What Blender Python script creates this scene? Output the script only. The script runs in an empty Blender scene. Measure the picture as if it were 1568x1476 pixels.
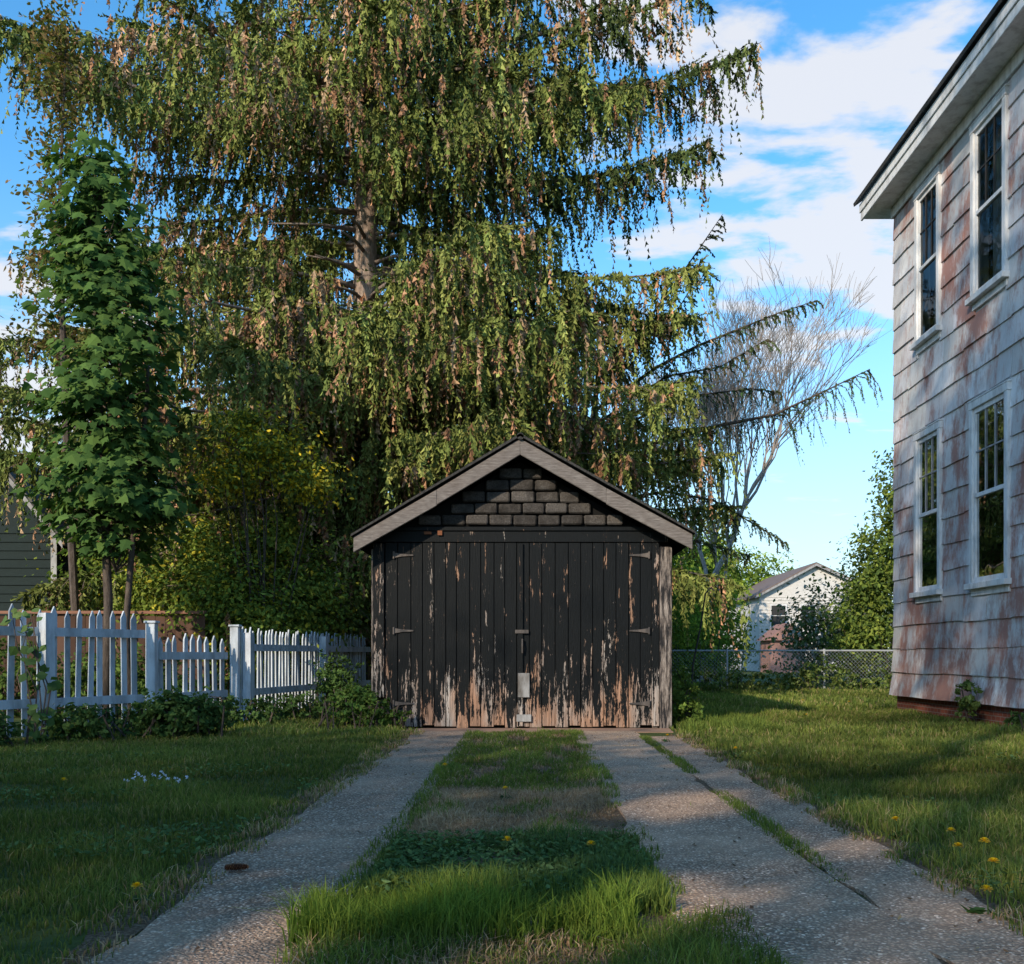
import bpy, math, random
import numpy as np
from mathutils import Vector, Matrix
rng=np.random.default_rng(7); random.seed(7)
scene=bpy.context.scene
# ------------------------------------------------------------------ helpers
def link(o,parent=None):
    scene.collection.objects.link(o)
    if parent: o.parent=parent
    return o
def root(name):
    e=bpy.data.objects.new(name,None); e.empty_display_size=.2
    return link(e)
def soup_obj(name,V,C,mat,parent=None):
    """triangle soup V (n,3,3), C (n,3) or (n,3,3) colours"""
    n=len(V); me=bpy.data.meshes.new(name)
    me.vertices.add(n*3); me.loops.add(n*3); me.polygons.add(n)
    me.vertices.foreach_set('co',np.ascontiguousarray(V,dtype=np.float32).ravel())
    me.loops.foreach_set('vertex_index',np.arange(n*3,dtype=np.int32))
    me.polygons.foreach_set('loop_start',np.arange(0,n*3,3,dtype=np.int32))
    a=me.attributes.new('Col','FLOAT_COLOR','POINT')
    c=np.ones((n,3,4),np.float32)
    c[:,:,:3]=C[:,None,:] if C.ndim==2 else C
    a.data.foreach_set('color',c.ravel())
    me.update(); me.validate()
    me.materials.append(mat)
    return link(bpy.data.objects.new(name,me),parent)
class Geo:
    def __init__(s): s.v=[];s.f=[];s.c=[]
    def add(s,vs,fs,col=(1,1,1)):
        b=len(s.v); s.v+= [tuple(v) for v in vs]; s.f+=[tuple(i+b for i in f) for f in fs]; s.c+=[col]*len(vs)
    def box(s,a,b,col=(1,1,1),M=None):
        x0,y0,z0=a;x1,y1,z1=b
        vs=[(x0,y0,z0),(x1,y0,z0),(x1,y1,z0),(x0,y1,z0),(x0,y0,z1),(x1,y0,z1),(x1,y1,z1),(x0,y1,z1)]
        if M is not None: vs=[M@Vector(v) for v in vs]
        s.add(vs,[(0,3,2,1),(4,5,6,7),(0,1,5,4),(1,2,6,5),(2,3,7,6),(3,0,4,7)],col)
    def prism(s,pts,ext,col=(1,1,1)):
        n=len(pts); P=[Vector(p) for p in pts]; e=Vector(ext)
        s.add(P+[p+e for p in P],[tuple(range(n))[::-1],tuple(range(n,2*n))]+[(i,(i+1)%n,n+(i+1)%n,n+i) for i in range(n)],col)
    def tube(s,pts,rad,n=6,col=(1,1,1)):
        P=[Vector(p) for p in pts]; b=len(s.v); up=Vector((0.13,.21,1))
        for i,p in enumerate(P):
            t=(P[min(i+1,len(P)-1)]-P[max(i-1,0)]).normalized()
            u=t.cross(up)
            if u.length<.1: u=t.cross(Vector((1,0,0)))
            u.normalize(); w=t.cross(u)
            r=rad[i] if hasattr(rad,'__len__') else rad
            for k in range(n):
                a=2*math.pi*k/n; s.v.append(tuple(p+u*(r*math.cos(a))+w*(r*math.sin(a)))); s.c.append(col)
        for i in range(len(P)-1):
            for k in range(n):
                s.f.append((b+i*n+k,b+i*n+(k+1)%n,b+(i+1)*n+(k+1)%n,b+(i+1)*n+k))
        s.f.append(tuple(b+k for k in range(n))[::-1]); s.f.append(tuple(b+(len(P)-1)*n+k for k in range(n)))
    def obj(s,name,mat,parent=None,bevel=0,smooth=False):
        me=bpy.data.meshes.new(name); me.from_pydata(s.v,[],s.f); me.update()
        a=me.attributes.new('Col','FLOAT_COLOR','POINT')
        a.data.foreach_set('color',np.array([(c[0],c[1],c[2],1) for c in s.c],np.float32).ravel())
        import bmesh
        bm=bmesh.new(); bm.from_mesh(me); bmesh.ops.recalc_face_normals(bm,faces=bm.faces); bm.to_mesh(me); bm.free()
        me.materials.append(mat)
        o=link(bpy.data.objects.new(name,me),parent)
        if smooth:
            for p in me.polygons: p.use_smooth=True
        if bevel:
            m=o.modifiers.new('bev','BEVEL'); m.width=bevel; m.segments=1
        return o
def nz(x,y,sc,seed):
    r=np.random.default_rng(seed); out=0
    for i in range(7):
        a=r.uniform(0,6.28); f=sc*r.uniform(.6,1.9); out=out+np.sin((x*math.cos(a)+y*math.sin(a))*f+r.uniform(0,6.28))
    return out/7**.5/1.0
def unit(v): return v/np.maximum(np.linalg.norm(v,axis=-1,keepdims=True),1e-9)
# ------------------------------------------------------------------ materials
class NT:
    def __init__(s,name):
        s.m=bpy.data.materials.new(name); s.m.use_nodes=True; s.t=s.m.node_tree; s.t.nodes.clear()
        s.out=s.n('ShaderNodeOutputMaterial')
    def n(s,typ,**k):
        nd=s.t.nodes.new(typ)
        for a,b in k.items(): setattr(nd,a,b)
        return nd
    def l(s,a,b): s.t.links.new(a,b)
    def coord(s,scale=(1,1,1),loc=(0,0,0)):
        tc=s.n('ShaderNodeTexCoord'); mp=s.n('ShaderNodeMapping'); mp.inputs['Scale'].default_value=scale; mp.inputs['Location'].default_value=loc
        s.l(tc.outputs['Object'],mp.inputs['Vector']); return mp.outputs['Vector']
    def noise(s,scale=5,detail=4,vec=None,rough=.55,dist=0):
        nd=s.n('ShaderNodeTexNoise'); nd.inputs['Scale'].default_value=scale; nd.inputs['Detail'].default_value=detail
        nd.inputs['Roughness'].default_value=rough; nd.inputs['Distortion'].default_value=dist
        s.l(vec if vec is not None else s.coord(),nd.inputs['Vector']); return nd.outputs['Fac']
    def ramp(s,fac,stops):
        r=s.n('ShaderNodeValToRGB'); e=r.color_ramp.elements
        while len(e)<len(stops): e.new(.5)
        for i,(p,c) in enumerate(stops):
            e[i].position=p; e[i].color=(c,c,c,1) if not hasattr(c,'__len__') else (*c,1)
        s.l(fac,r.inputs['Fac']); return r.outputs['Color']
    def mix(s,f,a,b,mode='MIX'):
        m=s.n('ShaderNodeMix',data_type='RGBA',blend_type=mode)
        for sock,v in ((m.inputs[0],f),(m.inputs[6],a),(m.inputs[7],b)):
            if isinstance(v,(int,float)): sock.default_value=v
            elif isinstance(v,tuple): sock.default_value=(*v,1)
            else: s.l(v,sock)
        return m.outputs[2]
    def math(s,op,a,b=0,clamp=False):
        m=s.n('ShaderNodeMath',operation=op); m.use_clamp=clamp
        for sock,v in ((m.inputs[0],a),(m.inputs[1],b)):
            if isinstance(v,(int,float)): sock.default_value=v
            else: s.l(v,sock)
        return m.outputs[0]
    def attr(s):
        a=s.n('ShaderNodeAttribute'); a.attribute_name='Col'; return a.outputs['Color']
    def z(s):
        tc=s.n('ShaderNodeTexCoord'); sp=s.n('ShaderNodeSeparateXYZ'); s.l(tc.outputs['Object'],sp.inputs[0]); return sp.outputs
    def bsdf(s,col,rough=.8,spec=.3,bump=None,bstr=.5,bdist=.01,metal=0):
        b=s.n('ShaderNodeBsdfPrincipled')
        if isinstance(col,tuple): b.inputs['Base Color'].default_value=(*col,1)
        else: s.l(col,b.inputs['Base Color'])
        if isinstance(rough,(int,float)): b.inputs['Roughness'].default_value=rough
        else: s.l(rough,b.inputs['Roughness'])
        b.inputs['Specular IOR Level'].default_value=spec; b.inputs['Metallic'].default_value=metal
        if bump is not None:
            bp=s.n('ShaderNodeBump'); bp.inputs['Strength'].default_value=bstr; bp.inputs['Distance'].default_value=bdist
            s.l(bump,bp.inputs['Height']); s.l(bp.outputs[0],b.inputs['Normal'])
        return b.outputs[0]
    def fin(s,sh): s.l(sh,s.out.inputs[0]); return s.m
def foliage_mat(name,trans=.35,rough=.55,spec=.25,gloss=True):
    t=NT(name); c=t.attr()
    if gloss: b=t.bsdf(c,rough,spec)
    else:
        d=t.n('ShaderNodeBsdfDiffuse'); t.l(c,d.inputs[0]); b=d.outputs[0]
    if trans<=0: return t.fin(b)
    tr=t.n('ShaderNodeBsdfTranslucent'); t.l(t.mix(1.0,c,(1.1,1.15,.6),'MULTIPLY'),tr.inputs['Color'])
    m=t.n('ShaderNodeMixShader'); m.inputs[0].default_value=trans; t.l(b,m.inputs[1]); t.l(tr.outputs[0],m.inputs[2])
    return t.fin(m.outputs[0])
M_needle=foliage_mat('spruce_needles',0,gloss=False)
M_leaf=foliage_mat('leaf',.3,.6,.15)
M_leafd=foliage_mat('leaf_matte',.3,gloss=False)
M_shade=foliage_mat('leaf_opaque',0,gloss=False)
M_grass=foliage_mat('grass_blades',.35,gloss=False)
def bark_mat(name,c1,c2,sc=6):
    t=NT(name); v=t.coord((1,1,.3)); f=t.noise(sc*3,6,v,.7)
    return t.fin(t.bsdf(t.ramp(f,[(.3,c1),(.7,c2)]),.9,.2,f,.8,.03))
M_bark=bark_mat('spruce_bark',(.14,.10,.075),(.48,.37,.30))
M_limb=bark_mat('spruce_limb_bark',(.10,.075,.06),(.30,.24,.20))
M_barkd=bark_mat('dark_bark',(.05,.04,.035),(.14,.11,.09))
M_barkl=bark_mat('pale_twigs',(.20,.165,.145),(.38,.33,.29))
def paint_mat(name,base,dirt,rough=.6,amt=.55):
    t=NT(name); f=t.noise(7,6,t.coord((1,1,.35)),.65); g=t.noise(60,3,t.coord((1,1,.15)))
    c=t.mix(t.ramp(f,[(amt-.05,0.0),(amt+.25,1.0)]),base,dirt)
    c=t.mix(t.math('MULTIPLY',g,.35),c,dirt); c=t.mix(1.0,c,t.attr(),'MULTIPLY')
    return t.fin(t.bsdf(c,rough,.3,g,.25,.004))
M_white=paint_mat('white_paint_weathered',(.78,.785,.79),(.38,.36,.35),.6,.5)
M_fence=paint_mat('fence_white_paint',(.64,.70,.76),(.30,.32,.34),.7,.46)
M_trim=paint_mat('grey_weathered_trim',(.40,.40,.41),(.16,.15,.14),.8,.45)
M_dark=NT('dark_interior'); M_dark=M_dark.fin(M_dark.bsdf((.012,.012,.012),.9,.1))
M_hinge=paint_mat('old_iron',(.03,.03,.032),(.16,.135,.12),.7,.47)
M_blk=NT('black_muntin'); M_blk=M_blk.fin(M_blk.bsdf((.03,.03,.03),.6,.3))
M_metal=NT('galvanised_steel'); M_metal=M_metal.fin(M_metal.bsdf((.36,.38,.40),.5,.5))
t=NT('lawn_soil')
f1=t.noise(1.2,5); f2=t.noise(45,5,None,.7)
c=t.ramp(f2,[(.3,(.035,.042,.016)),(.55,(.085,.105,.032)),(.75,(.15,.14,.06))])
c=t.mix(t.ramp(f1,[(.4,0.),(.7,.7)]),c,(.10,.135,.035))
M_ground=t.fin(t.bsdf(c,.95,.1,f2,.8,.03))
t=NT('soil_with_dead_grass')
f2=t.noise(70,5,None,.7)
c=t.ramp(f2,[(.3,(.05,.036,.022)),(.5,(.16,.11,.07)),(.72,(.32,.24,.16))])
M_soil=t.fin(t.bsdf(c,.95,.1,f2,.9,.02))
def aggregate(name,tint,sc=95):
    t=NT(name); v=t.coord()
    dn=t.n('ShaderNodeTexNoise'); dn.inputs['Scale'].default_value=40; t.l(v,dn.inputs['Vector'])
    vm=t.n('ShaderNodeVectorMath',operation='MULTIPLY_ADD'); t.l(dn.outputs['Color'],vm.inputs[0]); vm.inputs[1].default_value=(.012,.012,.012); t.l(v,vm.inputs[2])
    def layer(scl):
        vo=t.n('ShaderNodeTexVoronoi'); vo.inputs['Scale'].default_value=scl; t.l(vm.outputs[0],vo.inputs['Vector'])
        sp=t.n('ShaderNodeSeparateColor'); t.l(vo.outputs['Color'],sp.inputs[0]); return vo,sp
    vo,sp=layer(sc); vo2,sp2=layer(sc*.47)
    stops=[(0,(.10,.08,.07)),(.2,(.44,.31,.22)),(.4,(.22,.18,.155)),(.6,(.58,.47,.36)),(.8,(.32,.25,.20)),(1,(.88,.80,.69))]
    peb=t.ramp(sp.outputs[0],stops); peb2=t.ramp(sp2.outputs[0],stops)
    e1=t.ramp(vo.outputs['Distance'],[(.3,0.0),(.6,1.0)]); e2=t.ramp(vo2.outputs['Distance'],[(.25,1.0),(.34,0.0)])
    c=t.mix(e1,peb,(.155,.12,.092))
    c=t.mix(t.math('MULTIPLY',e2,t.ramp(sp2.outputs[1],[(.5,0.),(.52,1.)])),c,peb2)
    big=t.noise(1.3,5,v,.6); med=t.noise(5,6,v,.7)
    c=t.mix(t.ramp(big,[(.42,0.),(.66,.45)]),c,(.48,.37,.28))
    c=t.mix(t.ramp(med,[(.48,0.),(.7,.45)]),c,(.17,.135,.105))
    c=t.mix(1.0,c,tint,'MULTIPLY')
    h=t.math('ADD',t.math('MULTIPLY',vo.outputs['Distance'],-1.0),t.math('MULTIPLY',e2,.4))
    return t.fin(t.bsdf(c,.85,.15,h,.8,.008))
M_agg=aggregate('exposed_aggregate_concrete',(1.25,1.10,.98))
M_aggr=aggregate('exposed_aggregate_warm',(1.45,1.26,1.1))
M_agg2=aggregate('exposed_aggregate_light',(1.55,1.4,1.25),110)
# garage black peeling boards
t=NT('peeling_black_paint')
sep=t.z(); v=t.coord((1,1,.11)); nA=t.noise(30,8,v,.75,.4); v2=t.coord((1,1,.35),(3,1,2)); nB=t.noise(70,5,v2,.7); nC=t.noise(2.6,3,t.coord((1,1,.6),(5,5,5))); nD=t.noise(9,2,t.coord((1,1,.02),(1,2,5)))
hz=t.n('ShaderNodeMapRange'); t.l(sep[2],hz.inputs[0]); hz.inputs[1].default_value=.02; hz.inputs[2].default_value=.85; hz.inputs[3].default_value=.20; hz.inputs[4].default_value=0.0
sx=t.n('ShaderNodeMapRange'); ab=t.math('ABSOLUTE',t.math('ADD',sep[0],.13)); t.l(ab,sx.inputs[0]); sx.inputs[1].default_value=1.3; sx.inputs[2].default_value=1.65; sx.inputs[3].default_value=0; sx.inputs[4].default_value=.07
s_=t.math('ADD',nA,t.math('MULTIPLY',t.math('SUBTRACT',nC,.5),.30)); s_=t.math('ADD',s_,hz.outputs[0]); s_=t.math('ADD',s_,sx.outputs[0]); s_=t.math('ADD',s_,t.math('MULTIPLY',t.math('SUBTRACT',nB,.5),.22)); s_=t.math('ADD',s_,t.math('MULTIPLY',t.math('SUBTRACT',nD,.5),.3))
pe=t.ramp(s_,[(.643,0.),(.657,1.)])
bare=t.mix(t.ramp(t.noise(5,4,t.coord((1,1,.2))),[(.42,0.),(.62,1.)]),(.38,.225,.15),(.42,.385,.355))
bare=t.mix(t.ramp(t.noise(90,3,t.coord((1,1,.04))),[(.35,.75),(.62,0.)]),bare,(.10,.07,.055))
black=t.mix(nB,(.002,.003,.0035),(.009,.011,.013))
c=t.mix(pe,black,bare)
M_peel=t.fin(t.bsdf(c,t.math('ADD',t.math('MULTIPLY',pe,.3),.5),.14,t.math('SUBTRACT',t.noise(120,3,t.coord((1,1,.05))),t.math('MULTIPLY',pe,.6)),.6,.004))
t=NT('weathered_grey_board'); g=t.noise(60,5,t.coord((.15,1,1)),.7); g2=t.noise(5,4)
c=t.ramp(g,[(.3,(.07,.064,.06)),(.55,(.20,.185,.175)),(.75,(.34,.32,.30))]); c=t.mix(t.math('MULTIPLY',g2,.6),c,(.13,.10,.085))
M_board=t.fin(t.bsdf(c,.85,.2,g,.5,.006))
t=NT('weathered_post_peel'); g=t.noise(30,6,t.coord((1,1,.12)),.75)
c=t.ramp(g,[(.44,(.02,.02,.022)),(.52,(.15,.125,.11)),(.64,(.34,.30,.27))]); M_post=t.fin(t.bsdf(c,.85,.2,g,.6,.006))
t=NT('concrete_block'); g=t.noise(60,6,None,.75); g2=t.noise(7,4)
c=t.ramp(g,[(.3,(.04,.037,.035)),(.58,(.125,.116,.11)),(.8,(.24,.225,.21))]); c=t.mix(t.ramp(g2,[(.42,0.),(.65,.75)]),c,(.035,.032,.03)); c=t.mix(1.0,c,t.attr(),'MULTIPLY')
M_block=t.fin(t.bsdf(c,.95,.1,g,1.0,.02))
t=NT('roof_shingles'); g=t.noise(40,5); M_roof=t.fin(t.bsdf(t.ramp(g,[(.3,(.02,.02,.02)),(.7,(.07,.068,.065))]),.9,.2,g,.6,.01))
t=NT('asbestos_shingle'); v=t.coord(); A=t.noise(.9,6,v,.62); B=t.noise(12,6,t.coord((1,1,.2)),.72); Cc=t.noise(1.5,8,t.coord((1,1,.5),(7,3,1)),.74); D=t.noise(110,2,t.coord((1,1,.06)))
c=t.mix(1.0,(.72,.72,.725),t.attr(),'MULTIPLY')
c=t.mix(t.ramp(A,[(.42,0.),(.6,.6)]),c,(.38,.38,.39))
zz_=t.n('ShaderNodeMapRange'); t.l(t.z()[2],zz_.inputs[0]); zz_.inputs[1].default_value=.3; zz_.inputs[2].default_value=4; zz_.inputs[3].default_value=.05; zz_.inputs[4].default_value=0
c=t.mix(t.ramp(t.math('ADD',Cc,zz_.outputs[0]),[(.50,0.),(.61,.92)]),c,(.34,.155,.12))
c=t.mix(t.ramp(B,[(.54,0.),(.70,.7)]),c,(.42,.24,.185))
c=t.mix(t.ramp(D,[(.5,0.),(.75,.4)]),c,(.30,.27,.26))
M_shing=t.fin(t.bsdf(c,.75,.25,D,.35,.004))
t=NT('red_brick_foundation'); br=t.n('ShaderNodeTexBrick'); br.inputs['Scale'].default_value=4.5
tc=t.n('ShaderNodeTexCoord'); sp=t.n('ShaderNodeSeparateXYZ'); cb=t.n('ShaderNodeCombineXYZ'); t.l(tc.outputs['Object'],sp.inputs[0]); t.l(sp.outputs[1],cb.inputs[0]); t.l(sp.outputs[2],cb.inputs[1]); t.l(cb.outputs[0],br.inputs['Vector'])
br.inputs['Color1'].default_value=(.23,.07,.045,1); br.inputs['Color2'].default_value=(.15,.05,.035,1); br.inputs['Mortar'].default_value=(.2,.16,.14,1)
M_brick=t.fin(t.bsdf(br.outputs[0],.9,.1,t.noise(60,4),.6,.01))
t=NT('window_glass'); g=t.n('ShaderNodeBsdfGlossy'); g.inputs['Roughness'].default_value=.03; g.inputs['Color'].default_value=(.5,.53,.54,1)
tr=t.n('ShaderNodeBsdfTransparent'); tr.inputs['Color'].default_value=(.75,.8,.8,1); fr=t.n('ShaderNodeFresnel'); fr.inputs[0].default_value=1.5
bp=t.n('ShaderNodeBump'); bp.inputs['Strength'].default_value=.2; bp.inputs['Distance'].default_value=.02; t.l(t.noise(2.5,2),bp.inputs['Height']); t.l(bp.outputs[0],g.inputs['Normal'])
m=t.n('ShaderNodeMixShader'); t.l(fr.outputs[0],m.inputs[0]); t.l(tr.outputs[0],m.inputs[1]); t.l(g.outputs[0],m.inputs[2]); M_glass=t.fin(m.outputs[0])
t=NT('curtain'); M_curt=t.fin(t.bsdf((.3,.29,.27),.9,.1))
def plain(name,c,r=.8,var=.35,sc=8):
    t=NT(name); f=t.noise(sc,5); return t.fin(t.bsdf(t.mix(1.0,t.mix(t.math('MULTIPLY',f,var*2),c,tuple(x*.5 for x in c)),t.attr(),'MULTIPLY'),r,.2,f,.3,.01))
# ------------------------------------------------------------------ generators
def strands(P,D,L,col,K=12,nn=3,nl=.05,nw=.013):
    n=len(P); t=(np.arange(K)+.5)/K
    sway=rng.normal(0,.06,(n,3)); sway[:,2]=0
    pts=P[:,None,:]+L[:,None,None]*(D[:,None,:]*t[None,:,None]+sway[:,None,:]*(t[None,:,None]**2)*2)
    pts=np.repeat(pts[:,:,None,:],nn,axis=2).reshape(-1,3)
    DD=np.repeat(D,K*nn,axis=0); T=np.tile(np.repeat(t,nn),n)
    r=rng.normal(0,1,(len(pts),3)); r-= (r*DD).sum(1,keepdims=True)*DD; r=unit(r)
    ln=nl*rng.uniform(.6,1.3,(len(pts),1))*(1.1-.55*T[:,None])
    tip=pts+r*ln*.8+DD*ln*.9
    w=DD*nw*1.3+rng.normal(0,nw*.5,(len(pts),3))
    V=np.stack([pts-w,pts+w,tip],1)
    C=np.repeat(col,K*nn,axis=0)*rng.uniform(.75,1.25,(len(pts),1))
    return V,C
DIAM=np.array([(0,-.5),(.28,-.1),(.22,.2),(0,.55),(-.22,.2),(-.28,-.1)])
PALM=np.array([(0,-.35),(.2,-.32),(.5,-.25),(.3,-.02),(.55,.28),(.24,.2),(0,.62),(-.24,.2),(-.55,.28),(-.3,-.02),(-.5,-.25),(-.2,-.32)])
TRI4=np.array([(0,-.5),(.3,0),(0,.5),(-.3,0)])
def leaves(P,size,col,shape=DIAM,N=None,fold=.25,flat=.8):
    n=len(P)
    if N is None:
        N=rng.normal(0,1,(n,3)); N[:,2]=np.abs(N[:,2])+.3
    N=unit(N); a=rng.normal(0,1,(n,3)); a[:,2]-=flat
    U=unit(np.cross(N,a)); W=np.cross(U,N)
    W=np.where(((W*a).sum(1)<0)[:,None],-W,W)
    k=len(shape); s=size[:,None,None]
    pts=P[:,None,:]+s*(shape[None,:,0,None]*U[:,None,:]+shape[None,:,1,None]*W[:,None,:]-fold*np.abs(shape[None,:,0,None])*N[:,None,:])
    if k==4: tri=[(0,1,2),(0,2,3)]
    else: tri=[(0,i,i+1) for i in range(1,k-1)]
    if k>6: V=np.stack([np.stack([P,pts[:,i],pts[:,(i+1)%k]],1) for i in range(k)],1)
    else: V=np.stack([pts[:,list(tr)] for tr in tri],1)
    m=V.shape[1]
    return V.reshape(-1,3,3),np.repeat(col,m,axis=0)
def pal(n,cols,p=None,var=.2):
    cols=np.array(cols); i=rng.choice(len(cols),n,p=p); return cols[i]*rng.uniform(1-var,1+var,(n,1))
def cloud(blobs,count,shell=.5,lump=.35):
    B=np.array(blobs); vol=(B[:,3]*B[:,4]*B[:,5])**(2/3.); nb=rng.choice(len(B),count//14,p=vol/vol.sum())
    d=unit(rng.normal(0,1,(len(nb),3))); r=rng.uniform(shell,1.06,(len(nb),1))*(1+.22*nz(d[:,:1]*3+B[nb,:1],d[:,2:]*3+d[:,1:2]*2,1.4,9))
    cc=B[nb,:3]+d*r*B[nb,3:]
    cs=rng.uniform(.5,1.3,(len(nb),1))*lump*B[nb,3:].min(1,keepdims=True)
    P=np.repeat(cc,14,axis=0)+rng.normal(0,1,(len(nb)*14,3))*np.repeat(cs,14,axis=0)*np.array([1,1,.6])*.5
    N=np.repeat(d,14,axis=0)+rng.normal(0,.7,P.shape)+np.array([0,0,.5])
    return P,N,cc
def shrub(name,blobs,count,size,cols,p=None,twigs=True,parent=None,base=None,shape=DIAM,lump=.35,shell=.4,twn=40,mat=None):
    r=root(name) if parent is None else parent
    P,N,cc=cloud(blobs,count,lump=lump,shell=shell); P[:,2]=np.maximum(P[:,2],.03)
    tone=np.repeat(rng.uniform(.7,1.2,len(cc)),14)[:,None]
    V,C=leaves(P,size*rng.uniform(.6,1.3,len(P)),pal(len(P),cols,p)*tone,shape,N)
    soup_obj('foliage',V,C,mat or M_leafd,r)
    if twigs:
        g=Geo()
        for i in rng.choice(len(cc),min(twn,len(cc)),replace=False):
            e=Vector(cc[i]); b=base or (e.x,e.y,0); s=Vector((b[0]+random.uniform(-.3,.3),b[1]+random.uniform(-.1,.3),b[2])); s.x+= (e.x-s.x)*.4; s.y+=(e.y-s.y)*.4
            m_=(s*.45+e*.55)+Vector((random.uniform(-.1,.1),random.uniform(-.1,.1),.15))
            g.tube([s,m_,e],[.013,.009,.003],4)
        g.obj('stems',M_barkd,r)
    return r
# ------------------------------------------------------------------ camera
cam=bpy.data.cameras.new('camera'); co=link(bpy.data.objects.new('camera',cam)); co.location=(0,0,.82); co.rotation_euler=(math.radians(90),0,0)
cam.sensor_width=36; cam.lens=35.0; cam.shift_x=-.0198; cam.shift_y=.169; cam.clip_end=2000; cam.clip_start=.05; scene.camera=co
# ------------------------------------------------------------------ light
EL=math.radians(27); AZ=(-.56,-.828)
sd=Vector((AZ[0]*math.cos(EL),AZ[1]*math.cos(EL),math.sin(EL))).normalized()
su=bpy.data.lights.new('sun','SUN'); su.energy=5.0; su.angle=math.radians(.7); su.color=(1,.85,.66)
so=link(bpy.data.objects.new('sun',su)); so.rotation_euler=sd.to_track_quat('Z','Y').to_euler(); so.location=(-20,-20,20)
w=bpy.data.worlds.new('World'); scene.world=w; w.use_nodes=True; nt=w.node_tree; nt.nodes.clear()
def wn(ty,**k):
    nd=nt.nodes.new(ty)
    for a,b in k.items(): setattr(nd,a,b)
    return nd
def wmath(op,a,b=0,clamp=False):
    m=wn('ShaderNodeMath',operation=op); m.use_clamp=clamp
    for sock,v in ((m.inputs[0],a),(m.inputs[1],b)):
        if isinstance(v,(int,float)): sock.default_value=v
        else: nt.links.new(v,sock)
    return m.outputs[0]
sky=wn('ShaderNodeTexSky'); sky.sky_type='NISHITA'; sky.sun_disc=False; sky.sun_elevation=EL; sky.sun_rotation=math.atan2(AZ[0],AZ[1]); sky.dust_density=.5; sky.ozone_density=1.8; sky.air_density=1.0
tint=wn('ShaderNodeMix',data_type='RGBA',blend_type='MULTIPLY'); tint.inputs[0].default_value=1; nt.links.new(sky.outputs[0],tint.inputs[6]); tint.inputs[7].default_value=(.88,1.0,1.0,1)
hs=wn('ShaderNodeHueSaturation'); hs.inputs['Saturation'].default_value=1.25; hs.inputs['Value'].default_value=2.05; nt.links.new(tint.outputs[2],hs.inputs['Color'])
tc=wn('ShaderNodeTexCoord'); sp=wn('ShaderNodeSeparateXYZ'); nt.links.new(tc.outputs['Generated'],sp.inputs[0])
hzm=wn('ShaderNodeMapRange'); hzm.interpolation_type='SMOOTHSTEP'; nt.links.new(sp.outputs[2],hzm.inputs[0]); hzm.inputs[1].default_value=-.02; hzm.inputs[2].default_value=.44; hzm.inputs[3].default_value=.82; hzm.inputs[4].default_value=0
hmx=wn('ShaderNodeMix',data_type='RGBA'); nt.links.new(hzm.outputs[0],hmx.inputs[0]); nt.links.new(hs.outputs[0],hmx.inputs[6]); hmx.inputs[7].default_value=(4.2,5.0,5.7,1)
zz=wmath('ADD',wmath('MAXIMUM',sp.outputs[2],.02),.12); cb=wn('ShaderNodeCombineXYZ')
nt.links.new(wmath('DIVIDE',sp.outputs[0],zz),cb.inputs[0]); nt.links.new(wmath('MULTIPLY',wmath('DIVIDE',sp.outputs[1],zz),1.5),cb.inputs[1])
no=wn('ShaderNodeTexNoise'); no.inputs['Scale'].default_value=4.2; no.inputs['Detail'].default_value=9; no.inputs['Roughness'].default_value=.54; no.inputs['Distortion'].default_value=.2; nt.links.new(cb.outputs[0],no.inputs['Vector'])
acc=None
for (c,rad,wt) in (((.27,1,.56),.34,.22),((-.54,1,.27),.22,.28),((.36,1,.40),.2,.13)):
    v=Vector(c).normalized(); vm=wn('ShaderNodeVectorMath',operation='DISTANCE'); nt.links.new(tc.outputs['Generated'],vm.inputs[0]); vm.inputs[1].default_value=v
    mr=wn('ShaderNodeMapRange'); mr.interpolation_type='SMOOTHSTEP'; nt.links.new(vm.outputs['Value'],mr.inputs[0]); mr.inputs[1].default_value=0; mr.inputs[2].default_value=rad; mr.inputs[3].default_value=wt; mr.inputs[4].default_value=0
    acc=mr.outputs[0] if acc is None else wmath('ADD',acc,mr.outputs[0])
cl=wn('ShaderNodeMapRange'); cl.interpolation_type='SMOOTHSTEP'; nt.links.new(wmath('ADD',no.outputs['Fac'],acc),cl.inputs[0]); cl.inputs[1].default_value=.60; cl.inputs[2].default_value=.75; cl.inputs[3].default_value=0; cl.inputs[4].default_value=.88
mx=wn('ShaderNodeMix',data_type='RGBA'); nt.links.new(cl.outputs[0],mx.inputs[0]); nt.links.new(hmx.outputs[2],mx.inputs[6]); mx.inputs[7].default_value=(5.9,5.9,6.1,1)
bg=wn('ShaderNodeBackground'); bg.inputs[1].default_value=.15; nt.links.new(mx.outputs[2],bg.inputs[0]); wo=wn('ShaderNodeOutputWorld'); nt.links.new(bg.outputs[0],wo.inputs[0])
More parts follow.
